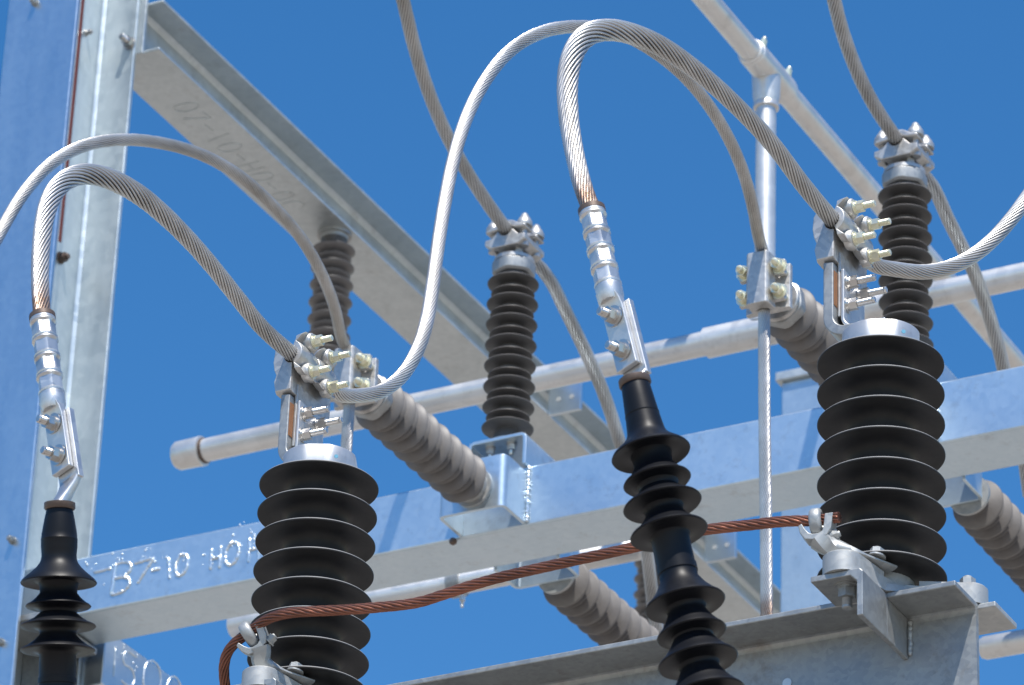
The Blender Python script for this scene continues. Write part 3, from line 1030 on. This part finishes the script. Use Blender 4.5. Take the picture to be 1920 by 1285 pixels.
# clamp on top of the upright posts: cable along Y, bolts upward
pcl = thing('post_clamp', 'cast clamp with upright bolts on the central upright insulator', 'clamp', (0, 0, 0), 'clamps on the upright insulators')
sdl = MB().lathe([(0, 0.030), (0.004, 0.030), (0.010, 0.018), (0.022, 0.017)], (0, 0, 0), (0, 0, 1), 32)
pf = [(-0.046, 0.022), (-0.030, 0.012), (0.030, 0.012), (0.046, 0.022), (0.046, 0.034), (0.030, 0.036), (0.016, 0.052), (0.0125, 0.046), (0.008, 0.040), (0.0, 0.038), (-0.008, 0.040), (-0.0125, 0.046), (-0.016, 0.052), (-0.030, 0.036), (-0.046, 0.034)]
sdl.prism([(a, -0.045, b_) for a, b_ in pf], (0, 0.09, 0))
sdl.build('saddle', 'aluminium', pcl, 0.005, ang=30, seg=3)
for yy in (-0.026, 0.026):
    kp = MB()
    pf = [(-0.046, 0.052), (-0.026, 0.054), (-0.014, 0.056), (-0.012, 0.060), (0.0, 0.0665), (0.012, 0.060), (0.014, 0.056), (0.026, 0.054), (0.046, 0.052), (0.046, 0.060), (0.030, 0.064), (0.016, 0.074), (0, 0.078), (-0.016, 0.074), (-0.030, 0.064), (-0.046, 0.060)]
    kp.prism([(a, yy - 0.018, b_) for a, b_ in pf], (0, 0.036, 0))
    kpo = kp.build('keeper', 'aluminium', pcl, 0.004, ang=30, seg=3)
    for xx in (-0.035, 0.035):
        bb = MB()
        bb.lathe([(0.030, 0.0062), (0.066, 0.0062)], (xx, yy, 0), (0, 0, 1), 16)
        bb.lathe([(0.0605, 0.0165), (0.0635, 0.0175), (0.071, 0.0165), (0.079, 0.0128), (0.086, 0.0085), (0.091, 0.0065), (0.093, 0.0045)], (xx, yy, 0), (0, 0, 1), 20)
        bb.lathe([(0.034, 0.0095), (0.026, 0.011), (0.012, 0.0105)], (xx, yy, 0), (0, 0, 1), 12)
        bb.build('bolt', 'aluminium', kpo)
PCZ = UPZ + PTOP
pcl.scale = (1.05, 1.05, 1.0)
pcl.location = (UPX[0], UPY, PCZ)
dup(pcl, (UPX[1], UPY, PCZ), 'cast clamp with upright bolts on the right upright insulator')

# clamp at the end of the forward/backward insulators: cable along Z, bolts along -Y (local origin on the insulator end flange, -Y outward)
jc = thing('jumper_clamp', 'small cast clamp gripping the vertical cable behind the left arrester clamp', 'clamp', (0, 0, 0), 'clamps on the forward insulators')
nk = MB().lathe([(0, 0.026), (0.006, 0.026), (0.012, 0.018), (0.030, 0.017)], (0, 0, 0), (0, -1, 0), 28)
pf = [(-0.046, -0.028), (0.046, -0.028), (0.046, -0.040), (0.030, -0.043), (0.015, -0.052), (0.011, -0.046), (0.0, -0.0435), (-0.011, -0.046), (-0.015, -0.052), (-0.030, -0.043), (-0.046, -0.040)]
nk.prism([(a, b_, -0.048) for a, b_ in pf], (0, 0, 0.096))
nk.build('clamp_body', 'aluminium', jc, 0.0025, ang=30)
kp = MB()
pf = [(-0.024, -0.0565), (-0.0135, -0.0565), (-0.012, -0.064), (0.0, -0.0695), (0.012, -0.064), (0.0135, -0.0565), (0.024, -0.0565), (0.024, -0.066), (0.0225, -0.088), (0.019, -0.093), (-0.019, -0.093), (-0.0225, -0.088), (-0.024, -0.066)]
kp.prism([(a, b_, -0.056) for a, b_ in pf], (0, 0, 0.112))
for zz in (-0.027, 0.027):
    kp.prism([(-0.047, -0.0567, zz - 0.016), (0.047, -0.0567, zz - 0.016), (0.047, -0.0567, zz + 0.016), (-0.047, -0.0567, zz + 0.016)], (0, -0.011, 0))
kpo = kp.build('keeper', 'aluminium', jc, 0.0025, ang=30)
for xx in (-0.036, 0.036):
    for zz in (-0.027, 0.027):
        bb = MB(); bolt(bb, (xx, -0.0680, zz), (0, -1, 0), 0.0135, 0.010, nut=0.012, a0=random.uniform(0, 1), tip=0.006, ws=1.1, thread=False)
        bb.lathe([(0, 0.0066), (0.032, 0.0066)], (xx, -0.036, zz), (0, -1, 0), 12)
        bb.build('bolt', 'zinc', kpo)
JY = 7.0995 - PTOP - 0.0005
jc.location = (AXF[0][0], JY, AXF[0][1])
dup(jc, (AXF[1][0], JY, AXF[1][1]), 'small cast clamp with yellow bolts gripping the vertical cable, in front of sky')
JC = [Vector((AXF[k][0], JY - 0.0565, AXF[k][1])) for k in range(2)]
jr = dup(jc, (-3.922, 7.4555 + PTOP, 5.640), 'dark clamp at the far end of the insulator below the beam', (0, 0, math.pi)); jr['group'] = 'clamps on the rear insulators'

# ------------------------------------------------------------------ cable terminations with their lugs
def make_term(label, top, axis, k=1.0, cone=False):
    o_ = thing('cable_termination', label, 'termination', top, 'black cable terminations')
    ax = Vector(axis).normalized()
    # local: z runs DOWN the termination
    col = MB().lathe([(-0.004, 0.0165), (-0.003, 0.0205), (0.004, 0.0208), (0.006, 0.019)], (0, 0, 0), (0, 0, 1), 40)
    boot = [(0.005, 0.0170), (0.008, 0.0178), (0.020, 0.0202), (0.038, 0.0232), (0.046, 0.0240), (0.0463, 0.0243), (0.0475, 0.0240), (0.056, 0.0240), (0.062, 0.0234), (0.068, 0.0230), (0.073, 0.0236), (0.078, 0.0256), (0.084, 0.0300), (0.090, 0.0362), (0.0955, 0.0425), (0.1005, 0.0480)]
    if cone:
        boot = [(0.005, 0.0178), (0.008, 0.0184), (0.030, 0.0202), (0.048, 0.0216), (0.0483, 0.0220), (0.0500, 0.0220), (0.0503, 0.0217), (0.066, 0.0233), (0.074, 0.0244), (0.080, 0.0268), (0.086, 0.0315), (0.092, 0.0380), (0.097, 0.0440), (0.1005, 0.0480)]
    def shed(s_, R, fl, core):
        # bell shaped skirt: rim at s_, its back rising up the tube by fl
        return [(s_ - fl, core), (s_ - fl * 0.6, core + (R - core) * 0.30), (s_ - fl * 0.25, core + (R - core) * 0.68), (s_ - 0.002, R - 0.0012), (s_, R), (s_ + 0.0016, R - 0.0014), (s_ + 0.0018, R - 0.008), (s_ + 0.0024, core + 0.009), (s_ + 0.0045, core + 0.002), (s_ + 0.0085, core)]
    boot += [(0.1040, 0.0502), (0.1055, 0.0494), (0.1035, 0.042), (0.1020, 0.033), (0.1045, 0.0265), (0.110, 0.0250)]
    boot += shed(0.143, 0.0430, 0.022, 0.0245) + shed(0.176, 0.0497, 0.022, 0.0242) + shed(0.216, 0.0490, 0.026, 0.0240)
    boot += [(0.262, 0.0240), (0.2625, 0.0252), (0.272, 0.0252), (0.2725, 0.0240)]
    boot += shed(0.315, 0.0505, 0.034, 0.0240) + shed(0.355, 0.0435, 0.028, 0.0242) + shed(0.393, 0.0500, 0.032, 0.0243) + shed(0.438, 0.0490, 0.034, 0.0245)
    boot += shed(0.478, 0.0430, 0.028, 0.0245) + shed(0.516, 0.0490, 0.032, 0.0245)
    boot += [(0.70, 0.025), (4.6, 0.025)]
    boot = [(s_ if s_ < 0.1047 else 0.1047 + (s_ - 0.1047) * k, r_) for s_, r_ in boot]
    for mb, nm, mt in ((col, 'collar', 'collar'), (MB().lathe(boot, (0, 0, 0), (0, 0, 1), 72), 'rubber_body', 'navy')):
        x, y, z = frame(ax, (1, 0, 0))
        R3 = Matrix((x, y, z)).transposed().to_4x4()
        R3.translation = Vector(top)
        mb.xform(R3)
        mb.build(nm, mt, o_, ang=45)
    return o_


D_T2, D_T1 = 5.55, 5.80
t2top, t1top = PD(1190, 716, D_T2), PD(112, 948, D_T1)
# axis of each: image direction plus how much it leans to the viewer
ax2 = C2W @ Vector((0.183, -0.863, -0.47))
ax1 = C2W @ Vector((0.0125, -0.968, -0.25))
make_term('leaning black ribbed termination right of centre, in front of the beam', t2top, ax2, 1.0, True)
make_term('black ribbed termination standing at lower left, in front of the column', t1top, ax1, 0.80)


def make_lug(label, lugtop, barrel_end, palm_end, ttop):
    """compression lug: barrel with crimps, flat palm, two bolts; the spade of the termination behind it"""
    o_ = thing('cable_lug', label, 'lug', ttop, 'aluminium lugs on the terminations')
    up = (lugtop - barrel_end)
    Lb = up.length
    z = -up.normalized()                     # downwards
    nrm = Vector((-0.25, -1, 0.0)); nrm = (nrm - z * nrm.dot(z)).normalized()
    x = nrm.cross(z).normalized()
    if x.x < 0:
        x = -x
    prof = []
    def seg(s0, s1, r):
        prof.extend([(s0 * Lb, r * 0.985), (s0 * Lb + 0.001, r), (s1 * Lb - 0.001, r), (s1 * Lb, r * 0.985)])
    br = MB()
    rb = 0.0174
    br.lathe([(0, rb * 0.80), (0.001, rb), (0.010, rb), (0.011, rb * 0.97)], lugtop, z, 36)
    cr_ = [(0.012, 0.030, 0), (0.030, 0.052, 1), (0.052, 0.070, 0), (0.070, 0.090, 1)]
    s_ = 0.0112
    for k in range(4):
        cs = (Lb * 0.86 - 0.0112) / 4
        a0, a1 = 0.0112 + k * cs, 0.0112 + k * cs + cs - 0.0005
        off = 0.15 if k % 2 else 0.62
        # hexagonal crimp bite with a raised ring below it
        fx = lambda a, h, off=off: 0.90 / max(math.cos(((a + off) % (math.pi / 3)) - math.pi / 6), 0.5) * (1.0)
        br.lathe([(a0, rb * 1.0), (a0 + 0.0025, rb * 1.04), (a0 + 0.0060, rb * 0.97), (a1 - 0.0060, rb * 0.97), (a1 - 0.0025, rb * 1.04), (a1, rb * 1.0)], lugtop, z, 36, rf=lambda a, h, off=off, a0=a0, a1=a1: (min(1.0, 0.885 / max(math.cos(((a + off) % (math.pi / 3)) - math.pi / 6), 0.5)) if a0 + 0.0040 < h < a1 - 0.0040 else 1.0))
    e0 = 0.0112 + 4 * cs
    br.lathe([(e0, rb), (Lb - 0.004, rb), (Lb + 0.004, rb * 0.8)], lugtop, z, 36)
    bro = br.build('barrel', 'lug', o_, ang=25)
    # dirty brown mouth of the barrel
    MB().lathe([(-0.0005, rb * 0.97), (0.0, rb * 1.035), (0.0065, rb * 1.035), (0.007, rb)], lugtop, z, 36).build('mouth_band', 'collar', o_)
    pe = palm_end
    z2 = (pe - barrel_end).normalized()
    n2 = (nrm - z2 * nrm.dot(z2)).normalized()
    x2 = n2.cross(z2).normalized()
    if x2.x < 0:
        x2 = -x2
    Lp = (pe - barrel_end).length
    pm = MB()
    c0 = barrel_end - n2 * 0.001
    w2, th = 0.0165, 0.0045
    # palm with a tapered shoulder
    ring = [(-0.012, 0.0135, 0.010, 0.004), (0.006, w2, 0.006, 0.0015), (0.016, w2, th, 0.0), (Lp, w2, th, 0.0)]
    vs, fs = [], []
    for (s_, hw, ht, dn) in ring:
        for (i, j) in ((-1, -1), (1, -1), (1, 1), (-1, 1)):
            vs.append(c0 + z2 * s_ + x2 * hw * i + n2 * (ht * j + dn))
    for k in range(len(ring) - 1):
        for i in range(4):
            j = (i + 1) % 4
            fs.append((k * 4 + i, k * 4 + j, k * 4 + 4 + j, k * 4 + 4 + i))
    fs += [(3, 2, 1, 0), tuple(len(ring) * 4 - 4 + i for i in range(4))]
    pm.add(vs, fs)
    pm.build('palm', 'lug', o_, 0.0015, ang=30)
    # spade of the termination behind the palm, its foot turning into the stem
    sp_ = MB()
    c1 = barrel_end - n2 * (0.001 + th + 0.0052)
    sp_.obox(c1 + z2 * (Lp * 0.5 + 0.012) + x2 * 0.004, x2, n2, z2, w2 + 0.002, 0.0048, Lp * 0.5 + 0.004)
    foot = c1 + z2 * (Lp + 0.014)
    stem_top = foot + z2 * 0.004
    mid = foot.lerp(ttop, 0.5)
    pts = [foot - z2 * 0.004 + x2 * 0.004, foot + z2 * 0.006 + x2 * 0.003, mid, ttop, ttop + (ttop - mid) * 0.2]
    pts = catmull(pts, 0.003)
    vs, fs = [], []
    n = len(pts)
    for k, p in enumerate(pts):
        f = k / (n - 1)
        a_, b_ = (w2 + 0.002) * (1 - f) + 0.0125 * f, 0.0048 * (1 - f) + 0.0125 * f
        for i in range(20):
            an = 2 * math.pi * i / 20
            e = 1.0
            ca_, sa_ = math.cos(an), math.sin(an)
            pw = 0.35 + 0.65 * f
            vs.append(p + x2 * a_ * math.copysign(abs(ca_) ** pw, ca_) + n2 * b_ * math.copysign(abs(sa_) ** pw, sa_))
    for k in range(n - 1):
        for i in range(20):
            j = (i + 1) % 20
            fs.append((k * 20 + i, k * 20 + j, k * 20 + 20 + j, k * 20 + 20 + i))
    fs += [list(range(20))[::-1], [(n - 1) * 20 + i for i in range(20)]]
    sp_.add(vs, fs)
    sp_.build('spade', 'lug', o_, 0.001, ang=40)
    for s_ in (0.22, 0.72):
        p = c0 + z2 * (Lp * s_ + 0.004) + n2 * th
        bb = MB(); bolt(bb, p, n2 + x2 * -0.10, 0.0118, 0.013, nut=0.0095, a0=random.uniform(0, 1), ws=1.15); bb.build('bolt', 'stainless', o_)
    return o_


LT2, LT1 = PL(1109, 392, 1, t2top.y), PL(79, 592, 1, t1top.y)
make_lug('crimped aluminium lug bolted on the leaning black termination right of centre', LT2, PL(1146, 563, 1, t2top.y), PL(1178, 690, 1, t2top.y), t2top)
make_lug('crimped aluminium lug bolted on the black termination at lower left', LT1, PL(100, 766, 1, t1top.y), PL(117, 884, 1, t1top.y), t1top)

# ------------------------------------------------------------------ conductors
GC = 'bare stranded aluminium cables'
def st_end(d0, amt=1.0):
    return lambda s_, L: max(0.0, min(1.0, (s_ - (L - d0)) / d0 * 1.5)) * amt
def bird(c, w_, amt):
    return lambda f: amt * math.exp(-((f - c) / w_) ** 2)

c2a, c2b = CL2 + Vector((0, -0.062, 0)), CL2 + Vector((0, 0.070, 0))
c1a, c1b = CL1 + Vector((0, -0.062, 0)), CL1 + Vector((0, 0.070, 0))
cable('arched_cable', 'thick stranded cable arching from the right arrester clamp down to the centre lug',
      [c2b, CL2, c2a, (1508, 350), (1448, 270), (1374, 192), (1300, 128), (1225, 79), (1160, 57), (1112, 58), (1082, 82), (1066, 130), (1064, 190), (1070, 250), (1082, 310), (1097, 365), LT2],
      R=0.0123, stain=st_end(0.07), strands=17, lay=0.25, gap=1.0, flare=bird(0.68, 0.17, 0.26), group=GC)
cable('arched_cable', 'thick stranded cable arching from the left arrester clamp down to the lower left lug',
      [c1b, CL1, c1a, (494, 618), (440, 552), (385, 484), (325, 420), (262, 366), (205, 335), (155, 325), (115, 342), (90, 384), (79, 440), (75, 500), (76, 555), LT1],
      R=0.0123, stain=st_end(0.075), strands=17, lay=0.25, gap=1.0, flare=bird(0.64, 0.17, 0.26), group=GC)
d_ = proj(JC[1])[2]
cable('jumper_cable', 'white stranded cable swinging up from the left arrester clamp and over behind the arch',
      [CL1 + Vector((0, 0.055, 0)), c1b + Vector((0, 0.012, -0.002)), (668, 742), (708, 738), (752, 708), (783, 657), (801, 600), (812, 530), (822, 455), (835, 375), (850, 300), (876, 218), (912, 148), (960, 92), (1020, 59), (1080, 50), (1150, 58), (1225, 96), (1290, 150), (1345, 222), (1387, 305), (1411, 385), (1423, 450), JC[1] + Vector((0, 0, 0.058)), JC[1] + Vector((0, 0, -0.06)), JC[1] + Vector((0.003, 0.0, -0.3)), JC[1] + Vector((0.008, 0.0, -0.55)), JC[1] + Vector((0.012, 0.0, -0.9)), JC[1] + Vector((0.012, 0.0, -1.5)), JC[1] + Vector((0.012, 0.0, -2.2))],
      stain=lambda s_, L: max(0.0, min(0.9, (s_ - (L - 1.555)) / 0.03)), flare=lambda f: 0.0, group=GC)
d0 = proj(JC[0])[2]
cable('jumper_cable', 'stranded cable arching over from the left edge, in front of the column top',
      [(-70, 560, d0 - 1.0), (-30, 490), (0, 437), (42, 366), (98, 305), (162, 272), (230, 262), (305, 269), (380, 291), (450, 331), (518, 393), (568, 452), (606, 520), (630, 585), (641, 640), JC[0] + Vector((0, 0, 0.05)), JC[0] + Vector((0, 0, -0.06)), JC[0] + Vector((-0.004, 0, -0.3)), JC[0] + Vector((-0.01, -0.02, -0.8)), JC[0] + Vector((-0.01, -0.02, -1.5)), JC[0] + Vector((-0.01, -0.02, -2.2))], group=GC)
cable('jumper_cable', 'bright stranded cable swinging off the right edge from the right arrester clamp',
      [CL2 + Vector((0, 0.055, 0)), c2b + Vector((0, 0.012, -0.002)), (1672, 503), (1712, 511), (1765, 507), (1815, 487), (1862, 450), (1905, 400), (1950, 335), (2010, 240, 6.75)], group=GC)
pc0 = Vector((UPX[0], UPY, PCZ + 0.0515))
pc1 = Vector((UPX[1], UPY, PCZ + 0.0515))
dp0, dp1 = proj(pc0)[2], proj(pc1)[2]
cable('tall_cable', 'grey stranded cable dropping from the top centre to the central upright insulator',
      [(742, -60, dp0 - 0.45), (758, 10), (780, 100), (812, 195), (851, 280), (893, 350), pc0 + Vector((0, -0.055, 0.006)), pc0, pc0 + Vector((0, 0.055, -0.01)), (1024, 512), (1060, 582), (1100, 664), (1136, 748), (1159, 820), (1185, 900), (1205, 980), (1214, 1040), (1222, 1110), (1232, 1180), Vector((-3.922, 7.4555 + PTOP + 0.0565, 5.70)), Vector((-3.922, 7.4555 + PTOP + 0.0565, 5.58)), Vector((-3.922, 7.4555 + PTOP + 0.0565, 5.0))], R=0.0146, strands=14, gap=1.0, ds=0.006, group=GC)
cable('tall_cable', 'grey stranded cable dropping from the top right to the right upright insulator',
      [(1552, -60, dp1 - 0.45), (1566, 10), (1586, 80), (1614, 150), (1645, 208), pc1 + Vector((0, -0.055, 0.006)), pc1, pc1 + Vector((0, 0.055, -0.01)), (1748, 345), (1773, 402), (1800, 455), (1827, 512), (1851, 580), (1873, 655), (1891, 735), (1915, 830), (1930, 930, 9.4)], R=0.0146, strands=14, gap=1.0, ds=0.006, group=GC)

# ------------------------------------------------------------------ copper ground wire and its clamps
def ground_clamp(label, ring, wire_dir, base):
    """cast ground clamp: a flattened eye round the wire, a forked jaw under it and a curved neck on the arrester base arm"""
    o_ = thing('ground_clamp', label, 'clamp', base, 'galvanised ground wire clamps')
    z = Vector(wire_dir).normalized()
    dn = (base + Vector((0.006, 0, 0.008)) - ring); dn = (dn - z * dn.dot(z) * 0.55).normalized()
    x = -(dn - z * dn.dot(z)).normalized()          # points up, away from the foot
    y = z.cross(x)
    vs, fs = [], []
    n = 44
    prof = ((-0.0088, 0.0112), (-0.0075, 0.0150), (-0.0040, 0.0168), (0.0040, 0.0168), (0.0075, 0.0150), (0.0088, 0.0112), (0.0070, 0.0102), (-0.0070, 0.0102))
    for i in range(n):
        a_ = 2 * math.pi * i / n
        d = x * (math.cos(a_) * (1.05 if math.cos(a_) > 0 else 1.42)) + y * (math.sin(a_) * 1.02)
        for (hw, rr) in prof:
            vs.append(ring + z * hw + d * rr)
    m = len(prof)
    for i in range(n):
        j = (i + 1) % n
        for k in range(m):
            l = (k + 1) % m
            fs.append((i * m + k, j * m + k, j * m + l, i * m + l))
    eye = MB(); eye.add(vs, fs)
    eye.build('eye', 'cast', o_, ang=50)
    # forked jaw: a cheek on either side of the eye and a bridge below it
    jw = MB()
    c = ring - x * 0.0165
    q = lambda u, v_, w_: c + z * u + (-x) * v_ + y * w_
    uo = [(-0.0235, -0.007), (-0.0215, 0.004), (-0.0150, 0.014), (-0.0050, 0.0160), (0.0060, 0.0160), (0.0165, 0.012), (0.0225, 0.002), (0.0265, -0.020)]
    ui = [(-0.0185, -0.010), (-0.0140, -0.001), (-0.0098, 0.0050), (-0.0040, 0.0075), (0.0045, 0.0075), (0.0098, 0.0045), (0.0125, -0.004), (0.0150, -0.020)]
    strip(jw, [q(a_, b_, -0.0135) for a_, b_ in uo], [q(a_, b_, -0.0135) for a_, b_ in ui], y * 0.027)
    jw.build('jaw', 'cast', o_, 0.0012, ang=30)
    p0 = c - x * 0.011 + z * 0.003
    pts = catmull([p0, p0 - x * 0.006 + z * 0.003, p0.lerp(base, 0.55) + Vector((-0.004, 0, 0.004)), base + Vector((0.004, 0.008, 0.008)), base + Vector((0.024, 0.034, 0.0040)), base + Vector((0.042, 0.068, 0.0032))], 0.0025)
    vs, fs = [], []
    sx0 = (z * 0.9 - y * 0.2).normalized()
    for k, p in enumerate(pts):
        f = k / (len(pts) - 1)
        tg = (pts[min(k + 1, len(pts) - 1)] - pts[max(k - 1, 0)]).normalized()
        sx = sx0.lerp(Vector((0.86, -0.5, 0)), min(f * 1.6, 1)); sx = (sx - tg * sx.dot(tg)).normalized()
        nn = tg.cross(sx)
        hw = 0.0165 - 0.0025 * math.sin(math.pi * min(f * 2.2, 1)) - 0.003 * f
        ht = 0.0125 * max(1 - f * 1.8, 0) ** 0.8 + 0.0030
        for (i, j) in ((-1, -0.4), (-0.6, -1), (0.6, -1), (1, -0.4), (1, 0.4), (0.6, 1), (-0.6, 1), (-1, 0.4)):
            vs.append(p + sx * hw * i + nn * ht * j)
    for k in range(len(pts) - 1):
        for i in range(8):
            j = (i + 1) % 8
            fs.append((k * 8 + i, k * 8 + j, k * 8 + 8 + j, k * 8 + 8 + i))
    fs += [list(range(8))[::-1], [(len(pts) - 1) * 8 + i for i in range(8)]]
    nk_ = MB(); nk_.add(vs, fs)
    nk_.build('neck', 'cast', o_, ang=50)
    bb = MB(); bolt(bb, base + Vector((0.034, 0.036, 0.009)), (0.1, 0.1, 1), 0.012, 0.003, nut=0.008, thread=False); bb.build('bolt', 'cast', o_)
    bb = MB(); bolt(bb, q(0.0185, 0.010, 0.0), z - x * -0.2, 0.009, 0.003, nut=0.006, thread=False); bb.build('bolt', 'cast', o_)
    return o_


bR = Vector((AX - 0.010, 4.965, 4.2316))
bL = bR + OFF1
rR = PL(1531, 977, 1, 4.955)
rL = PL(466, 1188, 1, 4.945)
DR, DL = proj(rR)[2], proj(rL)[2]
ground_clamp('galvanised clamp holding the copper wire end beside the right arrester', rR, (1, 0.18, 0.05), bR)
ground_clamp('galvanised clamp where the copper wire bends at the left arrester', rL, (0.85, 0.15, 0.50), bL)
cable('ground_wire', 'brown stranded copper wire strung between the two arrester bases',
      [(440, 1400, DL + 0.03), (430, 1330), (420, 1275), (419, 1240), (430, 1212), rL, (500, 1160), (545, 1149), (600, 1146), (660, 1143), (720, 1138), (782, 1131), (841, 1112), (890, 1096), (941, 1082), (1041, 1059), (1142, 1037), (1215, 1020), (1313, 995), (1414, 984), (1475, 977), rR, (1574, 970, DR - 0.015)],
      R=0.0079, strands=9, lay=0.14, mat='copper', ds=0.004, cat='wire')
